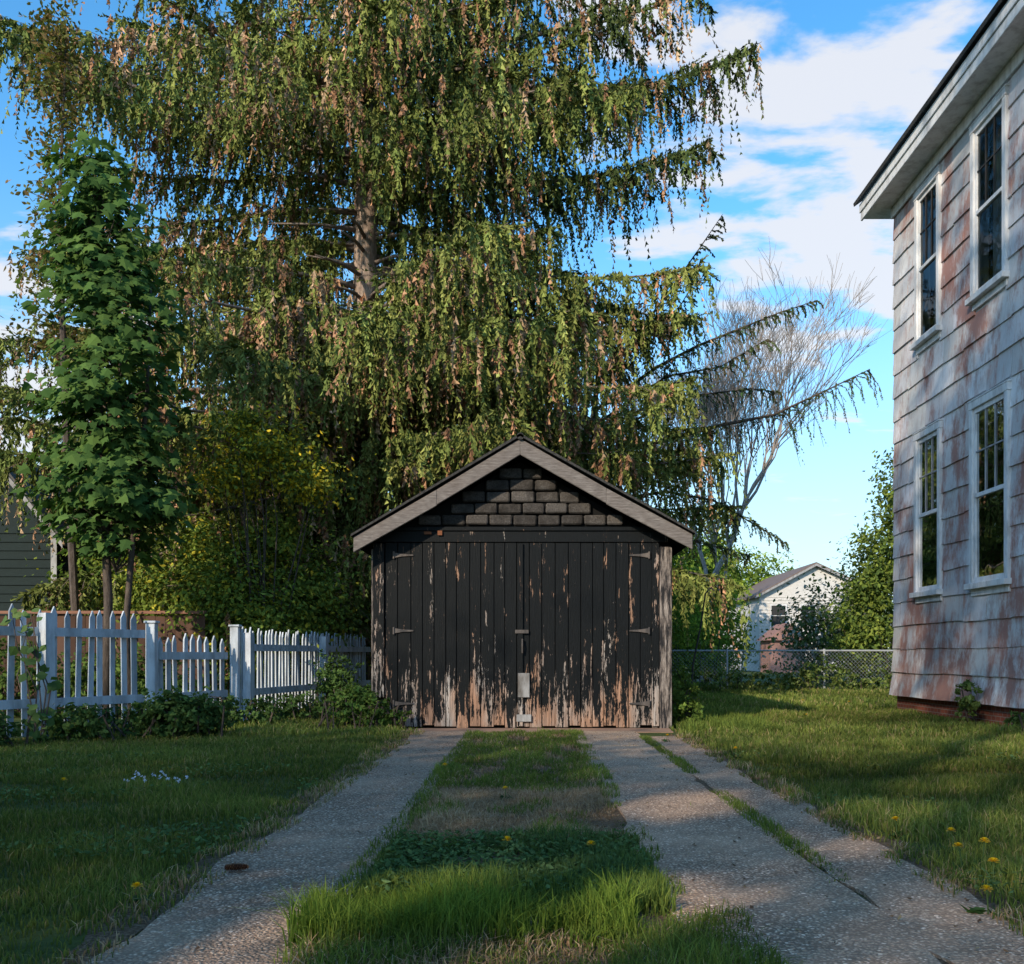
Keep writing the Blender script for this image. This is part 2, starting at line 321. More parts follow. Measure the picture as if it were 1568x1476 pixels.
# ------------------------------------------------------------------ ground
g=Geo(); g.add([(-300,-300,0),(300,-300,0),(300,600,0),(-300,600,0)],[(0,1,2,3)]); g.obj('ground',M_ground)
def strip(x0,x1,y0,y1,z,seed,amp=.025,step=.12):
    ys=np.linspace(y0,y1,max(2,int((y1-y0)/step))); a=x0+amp*nz(ys,ys*0,4,seed)+.4*amp*nz(ys,ys*0,17,seed+5); b=x1+amp*nz(ys,ys*0,4,seed+1)+.4*amp*nz(ys,ys*0,17,seed+6)
    vs=[];fs=[]
    for i,y in enumerate(ys):
        vs+=[(a[i],y,z),(b[i],y,z),(a[i],y,z-.03),(b[i],y,z-.03)]
        if i:
            k=4*i; fs+=[(k-4,k-3,k+1,k),(k-4,k,k+2,k-2),(k-3,k-1,k+3,k+1)]
    fs+=[(0,2,3,1),(4*i,4*i+1,4*i+3,4*i+2)]
    return vs,fs
drv=root('driveway')
g=Geo(); g.add(*strip(-1.19,-.60,-3,10.55,.014,3)); g.obj('left_track',M_agg,drv)
g=Geo()
for y0,y1,dz in ((-3,1.49,0),(1.5,6.85,.002)): g.add(*strip(.44,1.07,y0,y1,.016+dz,int(20+y1),.018))
for y0,y1,dz in ((-3,4.13,0),(4.15,8.1,-.003),(8.12,9.9,-.001)): g.add(*strip(1.11,1.46,y0,y1,.013+dz,int(40+y1),.03))
g.obj('right_track',M_aggr,drv)
g=Geo()
for y0,y1,dz in ((6.87,8.8,0),(8.82,10.5,.003)): g.add(*strip(.42,1.07,y0,y1,.017+dz,int(60+y1),.018))
g.obj('pale_slab',M_agg2,drv)
g=Geo(); g.add(*strip(-1.5,1.5,10.5,11.05,.009,80,.02,.08)); g.obj('sill_apron',plain('rusty_sill',(.36,.23,.16)),drv)
g=Geo(); g.add(*strip(-.63,.47,-3,10.5,.005,90,.02)); g.add(*strip(-1.33,-1.16,-3,10.6,.004,95,.04)); g.add(*strip(1.42,1.60,-3,10.2,.004,97,.05)); g.add(*strip(1.06,1.12,-3,10,.005,99,.01)); g.obj('soil',M_soil)
# ------------------------------------------------------------------ grass
def blades(P,h,wd,c0,c1,lean=.35):
    n=len(P); a=rng.uniform(0,2*math.pi,n); s=np.stack([np.cos(a),np.sin(a),0*a],1)
    b=rng.uniform(0,2*math.pi,n); le=np.abs(rng.normal(0,lean,n)); ld=np.stack([np.cos(b)*le,np.sin(b)*le,0*b],1)
    H=h[:,None]; Wd=wd[:,None]*.5; up=np.array([0,0,1.])
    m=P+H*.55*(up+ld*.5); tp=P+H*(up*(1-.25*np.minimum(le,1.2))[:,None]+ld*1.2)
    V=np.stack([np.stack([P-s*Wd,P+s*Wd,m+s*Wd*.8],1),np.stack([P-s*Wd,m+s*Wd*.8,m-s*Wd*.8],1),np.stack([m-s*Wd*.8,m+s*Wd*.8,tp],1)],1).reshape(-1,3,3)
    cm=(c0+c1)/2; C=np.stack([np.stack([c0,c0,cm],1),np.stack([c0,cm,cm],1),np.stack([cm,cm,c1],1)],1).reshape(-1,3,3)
    return V,C
def fence_x(y): return np.interp(y,[3,8.3,10.6,12,16.5],[-8.0,-5.3,-4.1,-3.6,-2.75])
GV=[];GC=[]
def lawn(y0,y1,dens,h,wd,side):
    if side<0: xa,xb=-(.62*y1+1.0),-1.2
    else: xa,xb=1.5,min(.62*y1+1.0,5.3 if y1<15 else 30)
    A=(xb-xa)*(y1-y0); n=int(A*dens); x=rng.uniform(xa,xb,n); y=rng.uniform(y0,y1,n)
    k=np.abs(x)<.62*y+1.0
    if side<0: k&=(x>fence_x(y)-.4)|(y>17)
    if y0>=10: k&=~((x>-1.85)&(x<1.62)&(y>11)&(y<16.7))
    edge=np.abs(x)-(1.24 if side<0 else 1.5)-.05*nz(y,y*0,5,5)
    k&=(edge>0)|(rng.random(n)<.25)
    pt=nz(x,y,5,11); pt2=nz(x,y,1.3,12)
    k&=rng.random(n)<np.clip(.9+.35*pt,.35,1)
    k&=~((edge<.15)&(rng.random(n)<.5))
    x,y,pt,pt2,edge=x[k],y[k],pt[k],pt2[k],edge[k]; n=len(x)
    hh=h*rng.uniform(.5,1.25,n)*(1+.28*pt+.15*pt2)*np.clip(.6+edge*1.5,.6,1)
    c=pal(n,[(.15,.19,.045),(.20,.23,.055),(.105,.15,.038),(.32,.26,.12)],[.4,.28,.2,.12])
    c*= (1+.22*pt2+.12*pt)[:,None]
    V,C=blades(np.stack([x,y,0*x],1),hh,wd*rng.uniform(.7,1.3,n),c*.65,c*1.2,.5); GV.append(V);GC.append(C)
for sgn,hm in ((-1,1.),(1,1.3)):
    lawn(1.6,4.2,8500,.048*hm,.0042,sgn); lawn(4.2,6.5,5200,.052*hm,.0055,sgn); lawn(6.5,9.5,2800,.056*hm,.008,sgn); lawn(9.5,14,1300,.06*hm,.013,sgn)
    lawn(14,26,380,.08,.025,sgn)
def patch(x0,x1,y0,y1,n,h,wd,cols,p=None,lean=.35,z=.0,thr=None,sc=9):
    x=rng.uniform(x0,x1,n); y=rng.uniform(y0,y1,n)
    if thr is not None: k=nz(x,y,sc,int(y0*10))>thr; x,y=x[k],y[k]; n=len(x)
    pt=nz(x,y,7,31); c=pal(n,cols,p)*(1+.15*pt)[:,None]; hh=h*rng.uniform(.5,1.2,n)*(1+.3*pt)
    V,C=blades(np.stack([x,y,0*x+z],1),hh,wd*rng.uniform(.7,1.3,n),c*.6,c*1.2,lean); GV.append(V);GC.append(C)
GR=[(.14,.19,.042),(.18,.23,.05),(.10,.15,.036)]; DR=[(.44,.29,.18),(.33,.21,.13),(.54,.41,.28)]
patch(-.60,.44,6.0,10.5,15000,.055,.007,GR,thr=-.6)
patch(-.60,.44,4.2,10.4,9000,.045,.005,DR,lean=1.3)
patch(-.58,.43,4.3,6.1,16000,.04,.004,DR,lean=1.6)
patch(-.60,.44,4.3,6.1,3600,.06,.006,GR,thr=.3)
patch(-.61,.46,3.35,4.4,9000,.06,.006,[(.08,.13,.05),(.10,.16,.05)],thr=-.6)
patch(-.62,.30,2.76,3.12,4200,.12,.0046,[(.14,.21,.035),(.19,.26,.045),(.11,.17,.03)],lean=.45,thr=-.6,sc=14)
patch(-.68,-.3,2.74,3.2,2400,.14,.0046,[(.14,.21,.035),(.19,.26,.045),(.11,.17,.03)],lean=.5)
patch(-.56,.45,3.1,3.5,4500,.075,.005,GR)
patch(-.62,.55,1.6,2.85,16000,.055,.0042,GR+DR,lean=.8)
patch(-.55,.5,2.2,2.8,4500,.085,.0045,GR,lean=.6,thr=.1,sc=6)
patch(.1,.66,2.3,3.1,4200,.075,.0045,GR,lean=.6,thr=-.2)
patch(-.68,-.56,2.6,10.4,3400,.05,.005,GR); patch(.40,.52,2.6,10.4,3800,.05,.005,GR,thr=-.4)
patch(1.04,1.15,2.2,9.8,5200,.04,.005,GR,thr=-.2,sc=3); patch(1.02,1.2,2.2,4.5,2600,.05,.0045,GR,thr=.5,sc=3,lean=.7)
patch(.44,1.46,2.2,9.5,2200,.03,.004,GR+DR,thr=1.5,sc=3)
patch(1.40,1.58,2.2,10,6800,.05,.005,GR+DR,thr=-.3,lean=.6); patch(-1.36,-1.12,2.2,10.5,7400,.045,.005,GR+DR,thr=-.4,lean=.6)
patch(1.6,2.6,10.2,12.5,3500,.12,.01,GR)
soup_obj('grass',np.concatenate(GV),np.concatenate(GC),M_grass)
n=4200; x=rng.uniform(-.58,.44,n); y=rng.uniform(3.3,4.4,n)
P=[np.stack([x,y,rng.uniform(.015,.055,n)],1)]
n=9000; y=rng.uniform(2.2,8,n); x=-1.3-rng.random(n)*(.5*y-.6); k=nz(x,y,4,77)>.55; P.append(np.stack([x,y,rng.uniform(.02,.06,n)],1)[k])
n=5000; y=rng.uniform(2.2,8,n); x=1.5+rng.random(n)*(.45*y-.6); k=nz(x,y,4,78)>.8; P.append(np.stack([x,y,rng.uniform(.03,.07,n)],1)[k])
P=np.concatenate(P); N=rng.normal(0,.4,P.shape); N[:,2]=1
V,C=leaves(P,.026*rng.uniform(.6,1.4,len(P)),pal(len(P),[(.10,.17,.065),(.08,.14,.05),(.14,.21,.075)]),DIAM,N); soup_obj('clover',V,C,M_leafd)
n=1500; P=np.stack([rng.uniform(-1.3,1.6,n),rng.uniform(2.2,10.5,n),np.full(n,.024)],1); N=rng.normal(0,.3,P.shape); N[:,2]=1
V,C=leaves(P,.014*rng.uniform(.5,1.8,n),pal(n,[(.25,.13,.06),(.12,.07,.04),(.35,.25,.13)]),TRI4,N); soup_obj('fallen_leaf_litter',V,C,M_leaf)
M_yel=foliage_mat('dandelion_yellow',.2)
def dandelion(x,y,h):
    r=root('dandelion'); g=Geo(); lx=random.uniform(-.02,.02); g.tube([(x,y,0),(x+lx*.4,y,h*.6),(x+lx,y,h)],[.0028,.0025,.0025],5,(.12,.18,.06)); g.obj('stem',M_leaf,r)
    n=70; a=rng.uniform(0,6.28,n); el=rng.uniform(-.1,1.3,n); d=np.stack([np.cos(a)*np.cos(el),np.sin(a)*np.cos(el),np.sin(el)],1)
    c=np.array([x+lx,y,h]); L=.021*(1-.35*el/1.3); tp=c+d*L[:,None]; s=np.stack([-np.sin(a),np.cos(a),0*a],1)*.0028
    V=np.concatenate([np.stack([np.tile(c,(n,1)),tp-s,tp+s],1)]); soup_obj('petals',V,pal(n,[(.85,.5,.01),(.9,.62,.02)]),M_yel,r)
    m=7; P=np.tile([x,y,.02],(m,1))+rng.normal(0,.02,(m,3))*[1,1,.2]; N=rng.normal(0,.5,(m,3)); N[:,2]=1
    V,C=leaves(P,np.full(m,.07),pal(m,[(.05,.1,.025)]),DIAM*[.6,1],N); soup_obj('leaf_rosette',V,C,M_leaf,r)
for x,y,h in ((1.62,4.42,.09),(1.73,4.08,.10),(1.72,3.80,.11),(1.60,3.70,.11),(1.63,3.52,.09),(1.42,3.10,.09),(1.61,7.8,.09),(-2.8,5.95,.075),(-1.28,3.27,.06),(-.15,5.6,.07),(-.58,6.8,.07),(.25,3.95,.07),(-.1,4.05,.07),(1.25,9.3,.07),(4.2,15.4,.12),(4.75,14.9,.12),(3.3,12.,.1)):
    dandelion(x,y,h)
V=[];C=[]
for i in range(14):
    Y=random.uniform(6.0,6.5); x=Y*random.uniform(-.41,-.345)
    p=np.array([[x,Y,.06]])+rng.normal(0,.006,(5,3)); v,c=leaves(p,np.full(5,.018),pal(5,[(.6,.62,.75)]),DIAM,np.tile([0.,-.6,.5],(5,1))+rng.normal(0,.3,(5,3))); V.append(v);C.append(c)
soup_obj('white_wildflowers',np.concatenate(V),np.concatenate(C),M_leaf)
def cone(c,L,R,axis,name,parent=None):
    ax=Vector(axis).normalized(); u=ax.orthogonal().normalized(); v=ax.cross(u); g=Geo(); c=Vector(c)
    for i in range(110):
        t=i/110; a=i*2.399; r=R*math.sin(math.pi*(.12+.83*t))**.7; o=u*math.cos(a)+v*math.sin(a); s=ax.cross(o)
        p=c+ax*(t-.5)*L; g.add([p+o*r*.5-s*R*.3,p+o*r*.5+s*R*.3,p+o*r+ax*L*.05+s*R*.12,p+o*r+ax*L*.05-s*R*.12],[(0,1,2,3)],random.choice([(.26,.10,.05),(.17,.065,.035),(.34,.15,.07)]))
    g.tube([c-ax*L*.48,c,c+ax*L*.46],[R*.4,R*.62,R*.25],7,(.08,.035,.02))
    return g.obj(name,M_leaf,parent)
cone((-1.10,3.70,.032),.085,.019,(1,.15,0),'spruce_cone')
# ------------------------------------------------------------------ garage
gar=root('old_wooden_garage'); GX0,GX1,GY=-1.77,1.53,11.1; CX=-.13
g=Geo(); bx=GX0+.13
while bx<GX1-.15:
    bw=min(random.uniform(.115,.15),GX1-.13-bx)
    dy=random.uniform(-.004,.004); bot=.02+random.uniform(-.015,.02)
    g.box((bx+.003,GY-.02+dy,bot),(bx+bw-.003,GY+.015+dy,2.07)); bx+=bw
g.obj('door_boards',M_peel,gar,.003)
g=Geo()
g.box((CX-.032,GY-.045,.03),(CX+.028,GY-.024,2.06))
g.box((GX0+.005,GY-.05,.35),(GX0+.125,GY+.03,2.06)); g.box((GX1-.2,GY-.046,.03),(GX1-.12,GY-.024,2.06))
g.box((GX0+.02,GY-.035,2.075),(GX1-.02,GY+.03,2.2)); g.box((GX0+.0,GY-.055,2.2),(GX1-.0,GY+.03,2.245))
g.obj('trim_boards',M_peel,gar,.004)
g=Geo(); g.box((GX1-.115,GY-.06,0),(GX1+.02,GY+.05,2.02)); g.box((GX0-.02,GY-.03,.3),(GX0+.003,GY+.2,2.0)); g.obj('corner_posts',M_post,gar,.006)
g=Geo()
for hx,sg in ((GX0+.33,1),(GX1-.33,-1)):
    for hz_ in (1.93,1.09,.28):
        g.prism([(hx-sg*.10,GY-.035,hz_-.03),(hx,GY-.035,hz_-.014),(hx+sg*.12,GY-.035,hz_-.008),(hx+sg*.12,GY-.035,hz_+.008),(hx,GY-.035,hz_+.014),(hx-sg*.10,GY-.035,hz_+.03)],(0,.01,0))
        g.tube([(hx-sg*.10,GY-.04,hz_-.04),(hx-sg*.10,GY-.04,hz_+.04)],.011,8)
g.box((CX-.06,GY-.055,1.06),(CX+.09,GY-.046,1.10)); g.tube([(CX+.02,GY-.06,1.0),(CX+.02,GY-.075,.92),(CX+.02,GY-.06,.84)],.01,6)
g.obj('hinges_and_hasp',M_hinge,gar,.002)
g=Geo(); g.box((CX-.03,GY-.056,.35),(CX+.10,GY-.047,.62)); g.box((CX-.045,GY-.055,.08),(CX+.12,GY-.047,.16))
g.obj('latch_plates',paint_mat('latch_plate_paint',(.34,.35,.36),(.08,.07,.06),.7,.42),gar,.003)
g=Geo(); bh=.128; zc=2.262; r_=0
while zc<2.93:
    half=(3.0-zc)/ (1.07/1.9)-.16+random.uniform(-.06,.03)
    x=CX-half+(.13 if r_%2 else 0)*.8
    while x<CX+half-.08:
        bw=random.uniform(.25,.28); x2=min(x+bw,CX+half)
        if x2-x>.1:
            k=random.uniform(.6,1.25); dy=random.uniform(-.025,.025); za,zb=random.uniform(.004,.014),random.uniform(.004,.014)
            g.prism([(x+random.uniform(.004,.014),GY-.03+dy,zc+za),(x2-random.uniform(.004,.014),GY-.03+dy,zc+za+random.uniform(-.005,.005)),(x2-random.uniform(.004,.014),GY-.03+dy,zc+bh-zb),(x+random.uniform(.004,.014),GY-.03+dy,zc+bh-zb+random.uniform(-.004,.004))],(0,.13,0),(k,k*.98,k*.96))
        x+=bw
    zc+=bh; r_+=1
g.obj('gable_blocks',M_block,gar,.014)
def roofz(x): return 2.02+(1.07)*(1-abs(x-CX)/1.86)
g=Geo(); g.prism([(GX0,GY+.03,2.0),(GX1,GY+.03,2.0),(GX1,GY+.03,roofz(GX1)-.06),(CX,GY+.03,2.98),(GX0,GY+.03,roofz(GX0)-.06)],(0,.05,0)); g.obj('gable_wall',M_dark,gar)
g=Geo(); g.box((GX0,GY+.05,0),(GX0+.15,16.6,2.0),(.8,.8,.8)); g.box((GX1-.15,GY+.05,0),(GX1,16.6,2.0),(.8,.8,.8)); g.box((GX0+.15,16.45,0),(GX1-.15,16.6,2.9),(.8,.8,.8)); g.obj('block_walls',M_block,gar)
g=Geo(); g.box((GX0+.15,GY+.1,.0),(GX1-.15,GY+.13,2.0)); g.obj('interior_dark',M_dark,gar)
YF=GY-.30
pk=Vector((CX,0,3.17)); le=Vector((-1.94,0,2.10)); re=Vector((1.74,0,2.13))
for nm,e in (('left',le),('right',re)):
    g=Geo(); mid=(pk+e)/2+Vector((0,0,-.018))
    for a,b in ((pk,mid),(mid,e)):
        g.prism([a+Vector((0,YF,0)),b+Vector((0,YF,0)),b+Vector((0,YF,-.165)),a+Vector((0,YF,-.175))],(0,.035,0))
    g.obj('rake_board_'+nm,M_board,gar,.006)
    g=Geo(); s=Vector((0,0,.02)); o=(e-pk).normalized()*.03
    g.prism([pk+s+Vector((0,YF-.03,0)),e+o+s+Vector((0,YF-.03,0)),e+o+s+Vector((0,YF-.03,.025)),pk+s+Vector((0,YF-.03,.03))],(0,6.1,0)); g.obj('roof_'+nm,M_roof,gar)
    g=Geo(); g.prism([pk+Vector((0,YF+.036,-.03)),e+Vector((0,YF+.036,-.03)),e+Vector((0,YF+.036,-.09)),pk+Vector((0,YF+.036,-.1))],(0,5.9,0)); g.obj('roof_deck_'+nm,M_dark,gar)
g=Geo(); g.tube([(CX,YF-.03,3.19),(CX,17,3.19)],.04,8); g.obj('ridge_cap',M_roof,gar)
g=Geo(); g.box((-1.2,GY-.062,2.16),(-1.12,GY-.056,2.19)); g.box((-1.05,GY-.062,2.15),(-1.0,GY-.056,2.2)); g.obj('rust_strip',plain('rusty_strip',(.25,.10,.05)),gar)
# ------------------------------------------------------------------ right house
hs_=root('white_shingled_house'); WX=5.35; YA,YB=1.0,14.7; Z0,Z1=.26,7.42
wins=[(13.03,13.76,5.12,7.1),(11.2,12.0,5.12,7.1),(13.0,13.78,1.68,3.78),(11.15,12.03,1.68,3.78),(7.6,8.5,5.12,7.1),(7.6,8.5,1.68,3.78),(4.0,4.9,5.12,7.1),(4.0,4.9,1.68,3.78)]
ysc=sorted(set([YA,YB]+[v for w_ in wins for v in w_[:2]])); zsc=sorted(set([Z0,Z1]+[v for w_ in wins for v in w_[2:]]))
g=Geo()
for i in range(len(ysc)-1):
    for j in range(len(zsc)-1):
        yc=(ysc[i]+ysc[i+1])/2; zc=(zsc[j]+zsc[j+1])/2
        if any(a<yc<b and c<zc<d for a,b,c,d in wins): continue
        g.box((WX,ysc[i],zsc[j]),(WX+.15,ysc[i+1],zsc[j+1]))
g.box((WX+.15,YB-.15,Z0),(13,YB,Z1)); g.box((WX+.15,YA,Z0),(13,YA+.15,Z1)); g.box((12.85,YA+.15,Z0),(13,YB-.15,Z1)); g.obj('wall_core',M_white,hs_)
g=Geo(); z=Z0-.02; row=0; EXP=.335
while z<Z1:
    z2=min(z+EXP,Z1); y=YA-(.3 if row%2 else 0)
    flare=.05 if row==0 else (.02 if row==1 else 0)
    while y<YB:
        ya,yb=max(y,YA)+.002,min(y+.61,YB+.01)-.002; y+=.61
        segs=[(ya,yb)]
        for a,b,c,d in wins:
            if z2>c-.02 and z<d+.02:
                ns=[]
                for s0,s1 in segs:
                    if s1<=a or s0>=b: ns.append((s0,s1)); continue
                    if z<c-.02 and z2-c<.12: ns.append((s0,s1)); continue
                    if s0<a: ns.append((s0,a))
                    if s1>b: ns.append((b,s1))
                segs=ns
        for s0,s1 in segs:
            if s1-s0<.02: continue
            k=random.uniform(.8,1.1); cc=(k,k*random.uniform(.97,1.0),k*random.uniform(.96,1.02)); j1=random.uniform(-.014,.01); j2=random.uniform(-.014,.01); t_=.022+random.uniform(0,.01)
            x_=WX-.001; vs=[(x_,s0,z+j1),(x_,s1,z+j2),(x_-t_-flare,s1,z+j2),(x_-t_-flare,s0,z+j1),(x_,s0,z2+.01),(x_,s1,z2+.01),(x_-.005-flare*.3,s1,z2+.01),(x_-.005-flare*.3,s0,z2+.01)]
            g.add(vs,[(0,3,2,1),(4,5,6,7),(0,1,5,4),(1,2,6,5),(2,3,7,6),(3,0,4,7)],cc)
    z+=EXP; row+=1
g.obj('shingle_siding',M_shing,hs_)
g=Geo(); g.box((WX+.03,YA,-.3),(13,YB-.02,Z0-.02)); g.obj('brick_foundation',M_brick,hs_)
for (a,b,c,d) in wins:
    g=Geo(); X=WX-.055; T=.085
    g.box((X,a-.05,c-.0),(WX+.05,a+T-.05,d)); g.box((X,b-T+.05,c),(WX+.05,b+.05,d)); g.box((X-.004,a-.06,d-.0),(WX+.05,b+.06,d+.09)); g.box((X-.05,a-.08,c-.07),(WX+.05,b+.08,c))
    g.box((X-.01,a-.07,d+.09),(WX-.0,b+.07,d+.11)); g.box((X+.02,a-.04,c-.15),(WX-.0,b+.04,c-.07))
    g.obj('window_casing',M_white,hs_,.004)
    m_=(c+d)/2; g=Geo(); X2=WX-.03
    A,B=a+T-.048,b-T+.048
    g.box((X2,A,c+.002),(X2+.04,A+.04,d)); g.box((X2,B-.04,c+.002),(X2+.04,B,d)); g.box((X2+.002,A+.04,c+.002),(X2+.038,B-.04,c+.07)); g.box((X2+.002,A+.04,d-.06),(X2+.038,B-.04,d)); g.box((X2-.006,A+.04,m_-.025),(X2+.04,B-.04,m_+.025))
    g.obj('sash',M_white,hs_,.003)
    g=Geo()
    for f_ in (1/3,2/3): yy=A+.04+(B-A-.08)*f_; g.box((X2+.006,yy-.009,m_+.025),(X2+.018,yy+.009,d-.06))
    g.box((X2+.007,A+.04,(m_+d)/2-.009),(X2+.017,B-.04,(m_+d)/2+.009)); g.obj('muntins',M_blk if c>4 else M_trim,hs_)
    g=Geo(); g.add([(X2+.02,A+.03,c+.05),(X2+.02,B-.03,c+.05),(X2+.02,B-.03,d-.05),(X2+.02,A+.03,d-.05)],[(0,1,2,3)]); g.obj('glass',M_glass,hs_)
    g=Geo(); X3=WX+.16; g.box((X3+.55,a-.2,c-.2),(X3+.57,b+.2,d+.2)); g.box((X3,a-.22,c-.2),(X3+.55,a-.2,d+.2)); g.box((X3,b+.2,c-.2),(X3+.55,b+.22,d+.2)); g.box((X3,a-.2,d+.2),(X3+.55,b+.2,d+.22)); g.box((X3,a-.2,c-.22),(X3+.55,b+.2,c-.2)); g.obj('room_dark',M_dark,hs_)
    g=Geo()
    for (s0,s1) in ((A,A+.2),(B-.22,B)):
        k=16; ys=np.linspace(s0,s1,k)
        for i in range(k-1):
            x0=WX+.2+.02*math.sin(i*1.7); x1=WX+.2+.02*math.sin((i+1)*1.7); g.add([(x0,ys[i],c),(x1,ys[i+1],c),(x1,ys[i+1],d),(x0,ys[i],d)],[(0,1,2,3)])
    g.obj('curtains',M_curt,hs_)
g=Geo(); ZE=7.42; XE=4.98
g.box((XE+.02,YA-.3,ZE),(WX+.15,YB+.38,ZE+.03)); g.box((XE,YA-.3,ZE-.02),(XE+.03,YB+.4,ZE+.24)); g.box((WX-.05,YA,ZE-.16),(WX-.026,YB+.02,ZE-.002)); g.box((XE-.02,YA-.3,ZE+.10),(XE-.001,YB+.41,ZE+.23))
g.box((XE+.035,YB+.36,ZE+.03),(WX+.6,YB+.39,ZE+.3)); g.obj('eave_and_fascia',M_white,hs_,.006)
g=Geo(); g.prism([(XE-.07,YA-.35,ZE+.24),(9.2,YA-.35,ZE+3.3),(9.2,YA-.35,ZE+3.38),(XE-.08,YA-.35,ZE+.29)],(0,YB-YA+.85,0)); g.prism([(9.2,YA-.35,ZE+3.3),(13.4,YA-.35,ZE+.24),(13.4,YA-.35,ZE+.29),(9.2,YA-.35,ZE+3.38)],(0,YB-YA+.85,0)); g.obj('roof',M_roof,hs_)
g=Geo()
for yy in (YA,YB-.1): g.prism([(WX,yy,Z1),(13,yy,Z1),(9.2,yy,ZE+3.2)],(0,.1,0))
g.obj('gable_ends',M_shing,hs_)
# ------------------------------------------------------------------ picket fences
def picket_run(name,A,B,H,sp,wd,gapz=.08,drop=0,raggd=.03,post=True):
    r=root(name); A=Vector(A);B=Vector(B); L=(B-A).length; d=(B-A)/L; nrm=Vector((d.y,-d.x))
    def W(s,o,z): p=A+d*s+nrm*o; return (p.x,p.y,z)
    g=Geo(); s=sp*.3
    while s<L-.03:
        h=H+random.uniform(-raggd,raggd)-drop*math.sin(math.pi*s/L); w_=wd*random.uniform(.85,1.15); ti=random.uniform(-.03,.03); z0=gapz+random.uniform(-.03,.04)
        k=random.uniform(.72,1.05)
        P=[W(s-w_/2,-.03,z0),W(s+w_/2,-.03,z0),W(s+w_/2+ti,-.03,h-.07),W(s+ti,-.03,h),W(s-w_/2+ti,-.03,h-.07)]
        g.prism(P,(nrm.x*.018,nrm.y*.018,0),(k,k,k)); s+=sp*random.uniform(.85,1.15)
    g.obj('pickets',M_fence,r)
    g=Geo()
    for z in (.32,H-.27):
        g.prism([W(0,-.011,z),W(L,-.011,z),W(L,-.011,z+.085),W(0,-.011,z+.085)],(nrm.x*.035,nrm.y*.035,0))
    g.obj('rails',M_fence,r)
    if post:
        g=Geo()
        for s in np.arange(0,L+.1,2.4):
            s=min(s,L-.05); P=[W(s-.05,.026,0),W(s+.05,.026,0),W(s+.05,.126,0),W(s-.05,.126,0)]; g.prism(P,(0,0,H-.05))
        g.obj('posts',M_fence,r)
    return r
picket_run('white_picket_fence',(-8.0,3.1),(-4.12,10.55),1.27,.135,.058,raggd=.05)
picket_run('white_picket_fence',(-3.52,12.1),(-2.72,16.6),1.14,.11,.05,raggd=.03)
gt=picket_run('white_picket_gate',(-4.02,10.75),(-3.66,11.9),1.04,.14,.065,post=False)
g=Geo()
for x,y,h in ((-4.07,10.65,1.16),(-3.58,12.0,1.16)):
    g.box((x-.05,y-.05,0),(x+.05,y+.05,h)); g.box((x-.065,y-.065,h),(x+.065,y+.065,h+.025))
g.obj('gate_posts',M_fence,gt,.005)
r=root('brown_board_fence'); g=Geo(); x=-13.
while x<-4.6:
    g.box((x,14.0,0),(x+.135,14.02,1.38+random.uniform(-.02,.02)),(random.uniform(.6,1.1),)*3); x+=.14
g.obj('boards',plain('redwood_boards',(.12,.065,.045)),r); g=Geo(); g.box((-13,13.95,1.40),(-4.6,14.06,1.44)); g.box((-13,14.021,.4),(-4.6,14.07,.5)); g.obj('cap_and_rail',plain('redwood_cap',(.3,.15,.10)),r)
